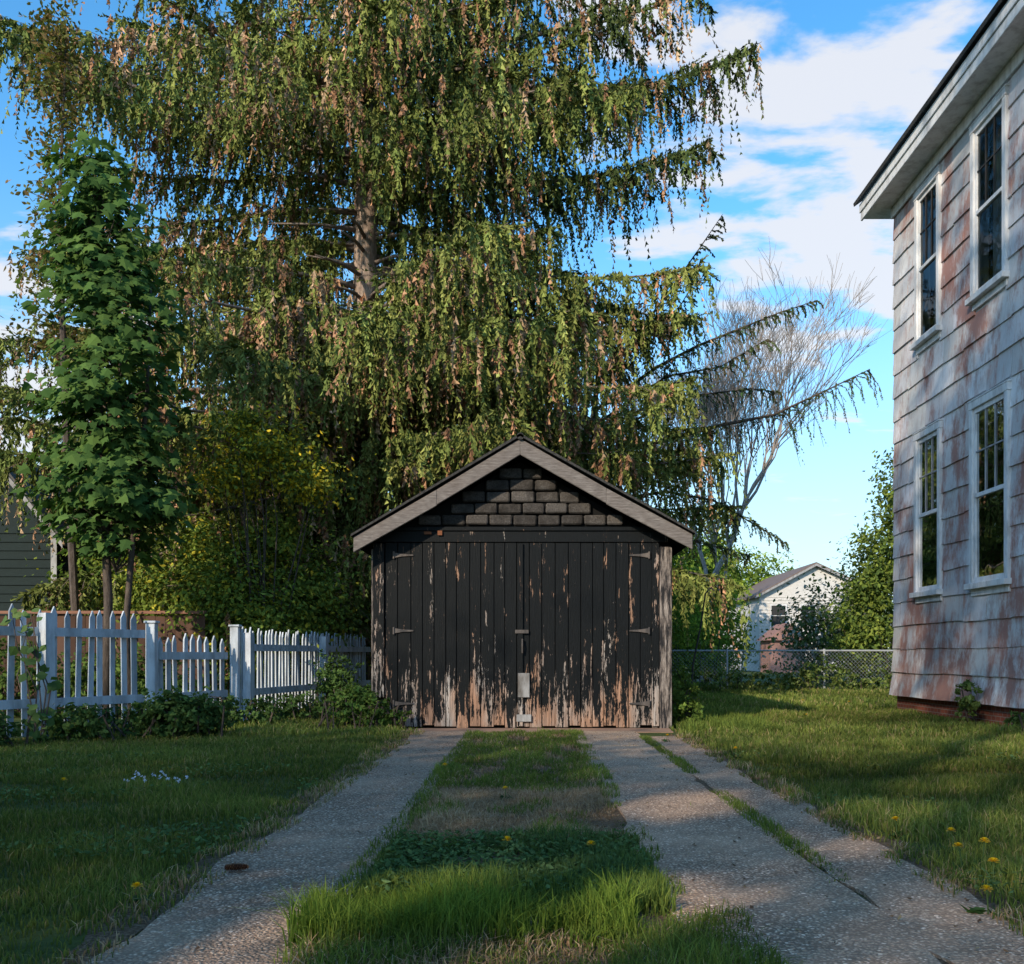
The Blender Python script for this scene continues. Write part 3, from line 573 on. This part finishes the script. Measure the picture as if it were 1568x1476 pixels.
# ------------------------------------------------------------------ spruce
def interp(h,xs,ys): return float(np.interp(h,xs,ys))
SP=np.array([-3.1,18.6,0.]); spr=root('norway_spruce')
g=Geo(); g.tube([(-3.1,18.6,-.1),(-3.08,18.6,1),(-3.05,18.6,4),(-3.12,18.58,8),(-3.05,18.6,12),(-3.1,18.6,17),(-3.1,18.6,25)],[.42,.34,.28,.22,.17,.11,.03],12)
g.obj('trunk',M_bark,spr,smooth=True); g=Geo()
SPp=[];SPd=[];SPl=[];SPc=[]
colsG=np.array([(.19,.225,.06),(.15,.19,.052),(.24,.26,.075)]); colsB=np.array([(.42,.24,.14),(.33,.18,.10),(.45,.31,.19)]); colsD=np.array([(.085,.115,.04),(.065,.095,.033),(.115,.145,.048)])
def spruce_limb(base,az,L,h,dens=1.,brown=.3,up=0.,hang=1.,dark=False):
    dirv=np.array([math.cos(az),math.sin(az),0]); sidev=np.array([-dirv[1],dirv[0],0]); cur=random.uniform(-.12,.12)
    if h<4: a1,a2,a3=.02,-.62,.34
    elif h<9: a1,a2,a3=.12,-.62,.42
    else: a1,a2,a3=.22,-.60,.42
    a1+=random.uniform(-.08,.08)+up
    G_=colsD if dark else colsG
    def path(t): return base+dirv*L*t+sidev*L*cur*t*t+np.array([0,0,L*(a1*t+a2*t*t+a3*t**3)])
    ts=np.linspace(0,1,9); g.tube([path(t) for t in ts],[max(.007,.012*L*(1-t)**.8) for t in ts],5)
    s=.10*L
    while s<L:
        t=s/L; p=path(t); tan=unit(path(min(t+.02,1))-path(t-.02))
        for sg in (-1,1):
            if random.random()>dens*.95: continue
            l2=(.45+1.05*(1-t)**.7*min(1,t*4+.3))*random.uniform(.5,1.2)*min(1.25,L/4.5)
            d2=unit(tan*random.uniform(.4,.9)+sidev*sg*random.uniform(.6,1.)+np.array([0,0,random.uniform(-.1,.2)]))
            def p2(q): return p+d2*l2*q+np.array([0,0,-.35*l2*q*q])
            if random.random()<.35: g.tube([p,p2(.5),p2(1)],[.008,.006,.003],3)
            m=max(3,int(l2/.12))
            cb_=random.random()<brown; tone=random.uniform(.65,1.25)
            for rep in range(2):
                SPp.append(p); SPd.append(unit(p2(1)-p+rng.normal(0,.06,3))); SPl.append(l2*1.05); SPc.append(G_[random.randrange(3)]*random.uniform(.7,1.1)*tone)
            for q in range(m):
                qq=(q+random.random())/m; b=p2(qq)
                ll=random.choice([.22,.35,.55,.85,1.25])*random.uniform(.7,1.3)*hang
                if b[2]-ll<.25: ll=max(.12,b[2]-.3)
                SPp.append(b); SPd.append(unit(np.array([0,0,-1.])+d2*random.uniform(0,.22)+rng.normal(0,.06,3))); SPl.append(ll)
                SPc.append((colsB if random.random()<(.55 if cb_ else .09) else G_)[random.randrange(3)]*random.uniform(.7,1.2)*tone)
        s+=random.uniform(.2,.33)
    for k in range(4):
        t=1-.03*k; SPp.append(path(t-.06)); SPd.append(unit(path(1.)-path(.9)+rng.normal(0,.08,3))); SPl.append(.35); SPc.append(G_[1])
h=1.3; az=0.3
while h<24:
    az+=2.399+random.uniform(-.35,.35)
    L=interp(h,[1,3,6,10,13,18,24.5],[5.0,6.0,6.5,6.1,5.4,4.0,.4])*random.uniform(.58,1.04)
    d=(math.cos(az),math.sin(az)); fr=-d[1]; br=.38 if d[0]<.3 else .2
    if fr>.55:
        L*=.8
        if 7.2<h<9.6 and abs(d[0])<.42: h+=.1; continue
    if d[0]>.3 and fr>-.2 and h<3.6: L*=.45
    dn=.5 if h>13.5 else 1.
    if d[1]>.5: dn*=.5
    if h>8 and d[0]<-.5: dn*=.88
    spruce_limb(SP+np.array([0,0,h]),az,L,h,dn,br)
    h+=random.uniform(.085,.165) if h<13.5 else .4
for hh,a,L,up in ((10.4,-.12,7.1,.12),(9.2,-.05,6.2,.05),(8.0,.05,6.3,.02),(11.6,-.2,6.2,.12),(12.3,-.1,5.6,.12),(6.9,-.05,5.6,.05),(6.0,-.1,6.0,.0),(11.6,3.3,6.4,.1),(10.0,3.4,6.6,.1),(8.4,3.05,6.6,.05),(7.0,3.3,7.2,.05),(5.6,3.4,6.8,0),(4.6,3.55,6.2,0),(5.0,-.35,5.2,0),(3.6,3.9,5.6,0),(2.9,3.6,5.8,0),(3.8,4.2,4.8,0),(2.2,4.0,4.5,0),(3.0,4.4,4.4,0),
   (4.4,.05,6.6,.03),(5.0,.12,6.4,.02),(3.6,-.02,6.6,.06),(4.0,.2,6.9,.06),(5.6,-.15,6.2,0),(4.3,4.3,5.2,.02),(5.0,4.1,5.6,0),(2.6,3.75,5.4,.1),(1.8,3.9,5.2,.2),(3.3,4.05,5.6,.05),(2.3,4.25,4.8,.12),
   (6.2,5.6,5.2,.05),(7.0,5.3,4.8,.05),(5.6,5.1,5.0,.05),(6.6,4.3,5.2,.05),(5.4,4.6,4.8,.05),(6.2,4.9,4.6,.05)):
    spruce_limb(SP+np.array([0,0,hh]),a,L,hh,.97,.2 if abs(a)<1 else .42,up,dark=(abs(a)<1 and hh>7.5))
for k in range(46):
    z=random.uniform(4.8,10.5); a=random.uniform(3.4,6.0); l=random.uniform(.4,2.2); b=SP+np.array([0,0,z]); e=b+np.array([math.cos(a)*l,math.sin(a)*l,-.12*l+random.uniform(-.1,.1)])
    g.tube([b,(b+e)/2+np.array([0,0,.06]),e],[.045,.03,.012],5)
g.obj('limbs',M_limb,spr,smooth=True)
Pp=np.array(SPp);Dd=np.array(SPd);Ll=np.array(SPl);Cc=np.array(SPc)
k=~((Pp[:,0]>-2.1)&(Pp[:,0]<1.9)&(Pp[:,1]>10.7)&(Pp[:,1]<17.2)&(Pp[:,2]-Ll<3.3)); k&=(Pp[:,2]>.4)&(Pp[:,1]>12.6)
k&=~((Pp[:,2]-Ll<1.5)&(Pp[:,0]>fence_x(Pp[:,1])-.3)&(Pp[:,1]<16.9))
k&=~((Pp[:,1]<18.4)&(np.abs(Pp[:,0]+3.15*Pp[:,1]/18.6)<.45)&(Pp[:,2]-.82>(7.4-.82)*Pp[:,1]/18.6)&(Pp[:,2]-.82<(9.7-.82)*Pp[:,1]/18.6)&(rng.random(len(Pp))<.9))
Pp,Dd,Ll,Cc=Pp[k],Dd[k],Ll[k],Cc[k]; print('strands',len(Pp))
far=Pp[:,2]>14
V,C=strands(Pp[~far],Dd[~far],Ll[~far],Cc[~far],13,2,.082,.025); V2,C2=strands(Pp[far],Dd[far],Ll[far],Cc[far],5,2,.15,.05)
soup_obj('hanging_foliage',np.concatenate([V,V2]),np.concatenate([C,C2]),M_needle,spr)
# ------------------------------------------------------------------ larch
lar=root('larch_tree'); g=Geo(); g.tube([(1.2,20.8,-.1),(1.25,20.8,3),(1.3,20.7,6),(1.5,20.6,8.2)],[.13,.10,.06,.015],8)
LP=[];LD=[];LL=[];LC=[]
def bough(pts,r0,tw,tl,drop):
    P=[Vector(p) for p in pts]; g.tube(P,[r0*(1-.85*i/(len(P)-1)) for i in range(len(P))],6)
    for i in range(len(P)-1):
        n=max(2,int((P[i+1]-P[i]).length/tw))
        for k in range(n):
            p=P[i].lerp(P[i+1],(k+random.random())/n); fr=(i+k/n)/(len(P)-1); l=tl*random.uniform(.4,1.1)*(1.05-.75*fr)
            a=random.uniform(0,6.28); o=Vector((math.cos(a)*.4+.35,math.sin(a)*.6,random.uniform(-.2,.25)))
            q=[p,p+o*l*.4+Vector((0,0,-.05*l)),p+o*l*.75+Vector((0,0,-drop*l*.45)),p+o*l*.95+Vector((0,0,-drop*l))]
            g.tube(q,[.008,.006,.005,.003],3)
            for a_,b_ in ((q[0],q[1]),(q[1],q[2]),(q[2],q[3])):
                LP.append(a_); LD.append((b_-a_).normalized()); LL.append((b_-a_).length); LC.append((.08*random.uniform(.7,1.3),.11*random.uniform(.8,1.2),.045))
bough([(1.3,20.7,4.9),(2.6,20.1,5.15),(3.7,19.9,5.4),(4.8,19.8,5.6),(5.8,19.7,6.05),(6.65,19.6,6.45)],.05,.06,1.6,.95)
bough([(1.3,20.7,5.9),(2.5,20.0,6.6),(3.3,19.9,7.0),(4.1,19.8,7.3),(4.9,19.7,7.6),(5.6,19.6,7.8)],.04,.05,1.0,.6)
bough([(1.3,20.7,6.4),(2.3,20,7.5),(2.9,19.8,8.3),(3.4,19.7,9.0),(3.75,19.6,9.5)],.03,.07,.9,.25)
bough([(1.3,20.7,4.0),(2.7,20,4.1),(3.6,19.8,3.9),(4.4,19.7,3.4),(5.0,19.6,3.0)],.035,.06,1.0,.8)
bough([(1.3,20.7,5.6),(2.6,19.2,6.2),(3.5,18.6,6.2),(4.3,18.2,6.6)],.03,.06,1.0,.6)
bough([(1.4,20.7,6.4),(2.2,20.3,7.2),(3.0,20.2,7.9),(3.3,20.1,8.4)],.03,.06,.8,.3)
bough([(1.3,20.7,3.2),(2.2,19.6,3.3),(3.2,19.2,3.0),(4.2,19.,2.7)],.03,.06,1.,.7)
bough([(1.3,20.7,5.2),(2.4,20.4,5.8),(3.4,20.2,6.1),(4.4,20.1,6.2),(5.0,20,6.1)],.03,.06,1.1,.8)
g.obj('trunk_and_boughs',M_barkd,lar,smooth=True)
V,C=strands(np.array([tuple(p) for p in LP]),np.array([tuple(p) for p in LD]),np.array(LL),np.array(LC),7,2,.045,.016); soup_obj('needle_tufts',V,C,M_needle,lar)
# ------------------------------------------------------------------ bare tree
bt=root('bare_tree'); g=Geo()
def grow(p,d,l,r,dep):
    q=p+d*l; m_=(p+q)/2+Vector((random.uniform(-.08,.08)*l,random.uniform(-.08,.08)*l,0)); g.tube([p,m_,q],[r,r*.85,r*.7],3 if dep<5 else 6)
    if dep==0: return
    for k in range(3):
        sp_=.6 if dep<5 else .36
        v=d+Vector((random.uniform(-sp_,sp_),random.uniform(-sp_,sp_),random.uniform(0,.42)))
        grow(q if random.random()<.6 else m_.lerp(q,.5),v.normalized(),l*random.uniform(.66,.87),max(r*.62,.0065),dep-1)
grow(Vector((5.1,30,0)),Vector((.10,0,1)).normalized(),3.1,.13,7)
grow(Vector((5.5,31,0)),Vector((.13,0,1)).normalized(),2.8,.10,7)
g.obj('branches',M_barkl,bt)
# ------------------------------------------------------------------ maple
mp=root('young_maple'); g=Geo(); MX,MY=-5.3,12.4
g.tube([(MX,MY,0),(MX+.02,MY,1.5),(MX-.05,MY,3),(MX-.12,MY,4.5),(MX-.2,MY,6.0),(MX-.28,MY,7.3)],[.065,.055,.045,.035,.02,.008],8)
g.tube([(MX+.28,MY+.1,0),(MX+.24,MY,1.2),(MX+.35,MY,2.6),(MX+.5,MY,4.),(MX+.55,MY,5.4)],[.05,.04,.035,.025,.01],8)
P=[];N=[];S=[]
for k in range(175):
    z=2.2+4.9*random.random()**1.05
    hw=interp(z,[2.2,2.8,3.6,4.6,5.6,6.4,7.4],[.5,.95,1.05,.95,.74,.45,.14])
    a=random.uniform(0,6.28); l=hw*random.uniform(.3,1.1); cx=MX+.12-(.25*max(0,(z-4.6))/2)
    b=Vector((cx,MY,z-.35)); e=Vector((cx+math.cos(a)*l,MY+math.sin(a)*l,z)); g.tube([b,(b+e)/2+Vector((0,0,.06)),e],[.014,.009,.004],4)
    m=int(19*(.5+hw)); c=b.lerp(e,.85); P.append(np.array(c)+rng.normal(0,1,(m,3))*[.18,.18,.10]); N.append(np.tile([math.cos(a)*.8,math.sin(a)*.8-.25,.75],(m,1))+rng.normal(0,.35,(m,3)))
P=np.concatenate(P);N=np.concatenate(N); g.obj('trunk_and_branches',M_barkd,mp,smooth=True)
V,C=leaves(P,.16*rng.uniform(.55,1.25,len(P)),pal(len(P),[(.075,.14,.038),(.10,.17,.045),(.05,.10,.03)]),PALM,N,.22,1.4); soup_obj('foliage',V,C,M_leafd,mp)
bz=root('slender_young_tree'); g=Geo(); BX,BY=-6.75,14.2; g.tube([(BX+.3,BY,0),(BX+.1,BY,4),(BX,BY,7),(BX+.1,BY,9.6)],[.06,.05,.03,.008],6); P=[]
for k in range(150):
    z=random.uniform(5.0,10.0); l=random.uniform(.1,.5)*(1.3-(z-5.5)/6); a=random.uniform(0,6.28); b=Vector((BX,BY,z)); e=b+Vector((math.cos(a)*l,math.sin(a)*l,.1)); g.tube([b,e],[.008,.004],3)
    P.append(np.array(e)+rng.normal(0,1,(24,3))*[.09,.09,.13])
P=np.concatenate(P); g.obj('trunk',M_barkd,bz); V,C=leaves(P,.08*rng.uniform(.6,1.3,len(P)),pal(len(P),[(.13,.15,.045),(.24,.16,.07),(.16,.16,.05)]),DIAM); soup_obj('foliage',V,C,M_leafd,bz)
# ------------------------------------------------------------------ shrubs / understorey
YG=[(.20,.27,.05),(.27,.32,.06),(.12,.18,.04),(.50,.44,.055)]
shrub('flowering_shrub_tree',[(-3.75,14.2,3.75,.75,.5,.5),(-4.4,14.4,3.4,.6,.5,.45),(-3.2,14.4,3.3,.5,.4,.4),(-4.1,14.2,4.15,.4,.4,.25)],5600,.07,[(.22,.27,.055),(.30,.31,.055),(.68,.52,.045),(.13,.18,.04)],[.26,.22,.37,.15],twn=14,lump=.7,shell=.1,base=(-4.0,14.8,1.2))
shrub('green_shrub',[(-5.6,14.7,1.6,.8,.6,.9),(-4.6,14.6,1.5,.7,.7,.9),(-3.9,14.5,1.2,.7,.6,.9),(-3.5,15.4,1.6,.7,.6,1.0),(-5.0,15.0,2.5,.6,.5,.5),(-4.0,15.0,2.5,.6,.4,.5)],24000,.075,YG,[.35,.25,.27,.13],twn=16,lump=.6,shell=.15)
shrub('green_shrub',[(-3.3,17.6,1.4,.7,.5,1.0),(-2.6,17.8,1.4,.6,.5,1.1),(-2.1,17.6,1.0,.5,.4,.8)],8000,.08,YG,[.35,.25,.3,.1],twn=14,lump=.55,shell=.2)
shrub('green_shrub',[(-6.6,16.5,1.9,1.0,.9,1.1)],5000,.09,YG,[.3,.1,.55,.05],twn=14,lump=.5)
shrub('green_shrub',[(-5.6,13.2,.5,.8,.4,.5),(-7.0,13.2,.5,.9,.4,.5),(-4.8,13.0,.4,.5,.4,.45),(-8.4,12.8,.5,.9,.4,.5)],9000,.07,[(.08,.13,.035),(.12,.18,.04)],twn=20)
shrub('hedge',[(x,22.+random.uniform(-.6,.6),1.8+random.uniform(0,.8),1.5,1.,1.9) for x in np.arange(-8.5,2.5,1.5)],26000,.13,[(.09,.14,.035),(.16,.21,.045),(.2,.25,.05)],twigs=True,twn=30)
DKG=[(.06,.11,.035),(.08,.14,.04),(.10,.17,.05)]
shrub('dark_shrub',[(-3.55,9.75,.22,.36,.3,.26),(-3.3,9.95,.2,.28,.25,.22)],3500,.06,DKG)
shrub('dark_shrub',[(-2.62,13.4,.5,.26,.3,.42),(-2.3,12.6,.25,.3,.25,.25)],2600,.055,DKG)
shrub('weeds',[(-1.75,10.85,.22,.22,.12,.24),(-2.0,11.1,.28,.3,.2,.28),(-1.5,10.85,.12,.2,.1,.14)],2600,.05,[(.08,.15,.035),(.13,.19,.045)])
shrub('weeds',[(-3.1,11.3,.17,.35,.25,.18),(-3.5,11.1,.2,.3,.25,.24),(-2.9,12.2,.2,.4,.3,.2),(-4.4,10.0,.14,.3,.2,.2)],3400,.05,DKG)
shrub('fence_border_plants',[(-4.8,8.6,.16,.35,.35,.2),(-4.3,9.3,.16,.35,.3,.2),(-5.3,7.9,.2,.4,.4,.25),(-3.95,10.2,.15,.3,.3,.18)],5500,.055,DKG)
vn=root('leafy_vine'); g=Geo(); P=[]
for k in range(5):
    x0=-4.62+random.uniform(-.1,.2); y0=9.05; pts=[(x0,y0,0),(x0+random.uniform(-.1,.1),y0-.03,.5),(x0+random.uniform(-.15,.1),y0-.05,.9),(x0+random.uniform(-.2,.15),y0-.05,1.2)]; g.tube(pts,[.008,.007,.005,.003],4)
    for q in range(12):
        t=random.random()*3; i=int(t); p=np.array(pts[i])*(1-t+i)+np.array(pts[i+1])*(t-i); P.append(p+rng.normal(0,.05,3))
P=np.array(P); g.obj('stems',M_barkd,vn); V,C=leaves(P,.10*rng.uniform(.6,1.2,len(P)),pal(len(P),[(.09,.16,.045),(.13,.2,.055)]),DIAM*[1.5,1],np.tile([.1,-.8,.5],(len(P),1))+rng.normal(0,.4,(len(P),3)),.15,1.2); soup_obj('foliage',V,C,M_leaf,vn)
shrub('foundation_ivy',[(5.15,11.8,.30,.10,.24,.25),(5.1,10.4,.12,.10,.25,.12)],700,.065,[(.12,.17,.045),(.15,.2,.06)],twn=5)
shrub('weeds',[(1.75,11.5,.2,.2,.5,.25),(1.8,12.6,.35,.25,.5,.4)],2600,.05,[(.09,.15,.035),(.14,.2,.04)])
shrub('fence_weeds',[(x,22.3,random.uniform(.1,.35),.4,.2,random.uniform(.2,.5)) for x in np.arange(2.4,9,.55)],7000,.07,[(.09,.14,.04),(.14,.2,.05),(.2,.24,.08)],twn=20)
YB_=[(.22,.32,.05),(.30,.38,.06),(.13,.2,.045)]
shrub('background_bush',[(8.3,29,1.3,1.0,1.1,1.35),(9.5,29,1.7,.7,1,1.5)],7500,.13,[(.09,.13,.05),(.12,.17,.06),(.3,.3,.26)],twn=40,lump=.6)
shrub('background_bush',[(3.0,23.6,1.5,.9,.8,1.5),(3.9,25,1.3,.9,.8,1.3),(5.0,27,1.3,1.0,.7,1.4),(2.2,22.8,1.5,.6,.6,1.4)],17000,.10,YB_,twn=40,lump=.5)
tb=shrub('background_tree',[(8.1,24,1.4,.9,.9,1.3),(8.6,24,3.1,.85,.8,1.1),(9.0,24,4.6,.65,.7,1.2),(9.9,24.5,3,1.,1.,2.2),(8.1,23.7,2.5,.5,.5,.7)],21000,.11,[(.16,.23,.05),(.24,.3,.06),(.09,.14,.04)],twn=60,base=(9.1,24,0),lump=.5)
g=Geo(); g.tube([(9.1,24,0),(9.1,24,3),(9.2,24,5.6)],[.13,.09,.02],7); g.obj('trunk',M_barkd,tb)
shrub('background_tree',[(7.8,46,4.2,1.9,1.5,2.5),(14.6,62,4.2,1.8,1.5,2.9),(5.6,44,4.0,2.0,1.5,2.8),(11.5,62,5.0,2.8,1.5,3.0)],24000,.24,YB_,twn=30)
shrub('background_tree',[(-7,48,7,4,3,6),(-2,43,5.5,3.5,3,5),(-13,50,7,4,3,6)],16000,.4,[(.07,.11,.04),(.1,.15,.05)],twn=30)  # added behind the spruce to darken reflections in the lower house windows
sp_=[(x,75+random.uniform(-6,6),2.0+random.uniform(-.5,1.0),4,3,2.8+random.uniform(-.5,1.0)) for x in np.arange(-70,80,4.5)]
shrub('distant_treeline',sp_,30000,.5,[(.09,.14,.05),(.13,.19,.06),(.06,.10,.04)],twigs=False)
# ------------------------------------------------------------------ chain link fence
cf=root('chain_link_fence'); g=Geo(); x0,x1,yy,HH=2.2,9.,22.5,.92
for x in np.arange(x0,x1+.1,2.2): g.tube([(x,yy,0),(x,yy,HH+.04)],.025,6)
g.tube([(x0,yy,HH),(x1,yy,HH)],.02,6); g.obj('posts_and_rail',M_metal,cf); g=Geo()
for k in np.arange(x0-HH,x1,.085):
    for sg in (0,1):
        a=(k,yy+.004*sg,0); b=(k+HH,yy+.004*sg,HH)
        if sg: a,b=(k+HH,yy+.004,0),(k,yy+.004,HH)
        if min(a[0],b[0])<x0 or max(a[0],b[0])>x1: continue
        g.tube([a,b],.0022,3)
g.obj('mesh',M_metal,cf)
g=Geo(); g.tube([(2.05,13,0),(2.1,13,.7),(2.2,13,1.2),(2.26,13,1.62),(2.32,13,1.70),(2.38,13,1.66)],[.014,.013,.012,.011,.010,.009],6); g.obj('garden_stake',M_blk)
# ------------------------------------------------------------------ neighbour houses
def small_house(name,x0,x1,y0,y1,ze,zr,wall,roofm,xr=None,wn_=()):
    r=root(name); g=Geo(); xr=xr if xr is not None else (x0+x1)/2
    g.box((x0,y0,0),(x1,y1,ze)); g.prism([(x0,y0,ze),(x1,y0,ze),(xr,y0,zr)],(0,y1-y0,0)); g.obj('walls',wall,r)
    g=Geo(); z=.2
    while z<ze: g.box((x0-.01,y0-.02,z),(x1+.01,y0-.001,z+.02)); g.box((x1+.001,y0,z),(x1+.02,y1,z+.02)); z+=.16
    g.obj('clapboard_edges',wall,r)
    g=Geo()
    for ex in (x0-.25,x1+.25):
        ez=ze-.25*(zr-ze)/abs((x1 if ex>xr else x0)-xr); g.prism([(xr,y0-.25,zr+.03),(ex,y0-.25,ez+.03),(ex,y0-.25,ez+.15),(xr,y0-.25,zr+.17)],(0,y1-y0+.5,0))
    g.obj('roof',roofm,r)
    g=Geo()
    for ex in (x0-.25,x1+.25):
        ez=ze-.25*(zr-ze)/abs((x1 if ex>xr else x0)-xr); g.prism([(xr,y0-.28,zr-.02),(ex,y0-.28,ez-.02),(ex,y0-.28,ez+.09),(xr,y0-.28,zr+.1)],(0,.028,0))
    g.box((x1-.08,y0-.04,0),(x1+.03,y0-.022,ze)); g.obj('trim',M_trim,r)
    for (a,b,c,d) in wn_:
        g=Geo(); g.box((a-.08,y0-.06,c-.08),(b+.08,y0-.021,d+.08)); g.obj('window_frame',M_white,r); g=Geo(); g.box((a,y0-.07,c),(b,y0-.061,(c+d)/2-.02)); g.box((a,y0-.07,(c+d)/2+.02),(b,y0-.061,d)); g.obj('window_panes',M_blk,r)
    return r
small_house('dark_green_house',-15,-8.85,18.5,27,3.1,4.5,plain('dark_green_clapboard',(.018,.030,.029)),plain('grey_roof',(.12,.115,.11)),xr=-10.0,wn_=((-12.2,-11.6,1.2,2.2),))
small_house('blue_house',-22,-14.6,34,40,3.0,4.6,plain('blue_clapboard',(.28,.38,.5)),plain('grey_roof2',(.16,.17,.2)),wn_=((-16.5,-15.7,1.2,2.4),))
small_house('white_house',11.4,17.5,50,60,3.8,5.3,plain('white_clapboard',(.72,.70,.67)),plain('brown_roof',(.2,.15,.13)),xr=14.2,wn_=((12.0,12.7,2.3,3.3),(13.5,14.2,2.3,3.3),(12.0,12.7,.6,1.6)))
g=Geo(); wl=root('low_brick_shed'); g.box((11.0,46,0),(12.6,48,1.5)); g.prism([(10.8,45.8,1.5),(12.8,45.8,1.5),(11.8,45.8,2.3)],(0,2.4,0)); g.obj('body',plain('brick_pink',(.35,.2,.17)),wl)
# ------------------------------------------------------------------ trees behind the camera (they shade the yard)
holes=[((-.2,2.95,.08),.42),((-.5,2.95,.08),.35),((.15,3.0,.08),.3),((3.3,17,0),.6),((4.2,15,0),.5),((-3.6,12,.8),.4),((-4.5,9.2,1.1),.3),((.85,5.4,0),.3)]  # gaps cut through the crowns along sun rays, to put sun patches here
def shade_tree(x,y,H,R,z0,cnt,ls=.15):
    r=root('shade_tree'); bl=[]
    for k in range(11):
        a=random.uniform(0,6.28); q=random.uniform(0,.65)*R; z=random.uniform(z0+.1*H,H-R*.35); bl.append((x+math.cos(a)*q,y+math.sin(a)*q,z,R*.6,R*.6,R*.5))
    P,N,cc=cloud(bl,cnt,shell=.05,lump=1.0)
    for (c,rad) in holes:
        v=P-np.array(c); s=np.array(sd); d=np.linalg.norm(v-(v@s)[:,None]*s,axis=1); k=d>rad; P,N=P[k],N[k]
    V,C=leaves(P,ls*rng.uniform(.6,1.3,len(P)),pal(len(P),[(.08,.14,.04),(.12,.18,.05)]),TRI4*[1.3,1],N); soup_obj('foliage',V,C,M_shade,r)
    g=Geo(); g.tube([(x,y,0),(x,y,z0+1),(x,y,H*.85)],[.13,.10,.03],8)
    for k in range(18):
        e=Vector(cc[random.randrange(len(cc))]); s=Vector((x,y,random.uniform(z0,H*.7))); g.tube([s,(s+e)/2+Vector((0,0,.2)),e],[.03,.018,.007],5)
    g.obj('trunk_and_limbs',M_barkd,r)
for x,y,H in ((-13.5,-1.2,8.2),(-10.8,-3.0,10.0),(-12.6,-6.5,10.5),(-8.6,-3.6,9.8),(-9.5,-8.6,10.),(-6.6,-6.4,9.6),(-6.2,-10.6,10),(-4.0,-8.2,9.4),(-3.2,-12.5,10.5),(-12.2,.9,6.2),(-6.5,-1.6,7.0)):
    shade_tree(x,y,H,2.9,1.4,4600)
shade_tree(-5.2,-4.6,18.0,3.6,9.0,3000,.24); shade_tree(-7.6,-9.5,19.5,3.6,10,3000,.24); shade_tree(-2.6,-7.2,14.5,3.2,8,1900,.2)
scene.view_settings.view_transform='Standard'; scene.view_settings.look='None'; scene.view_settings.exposure=0
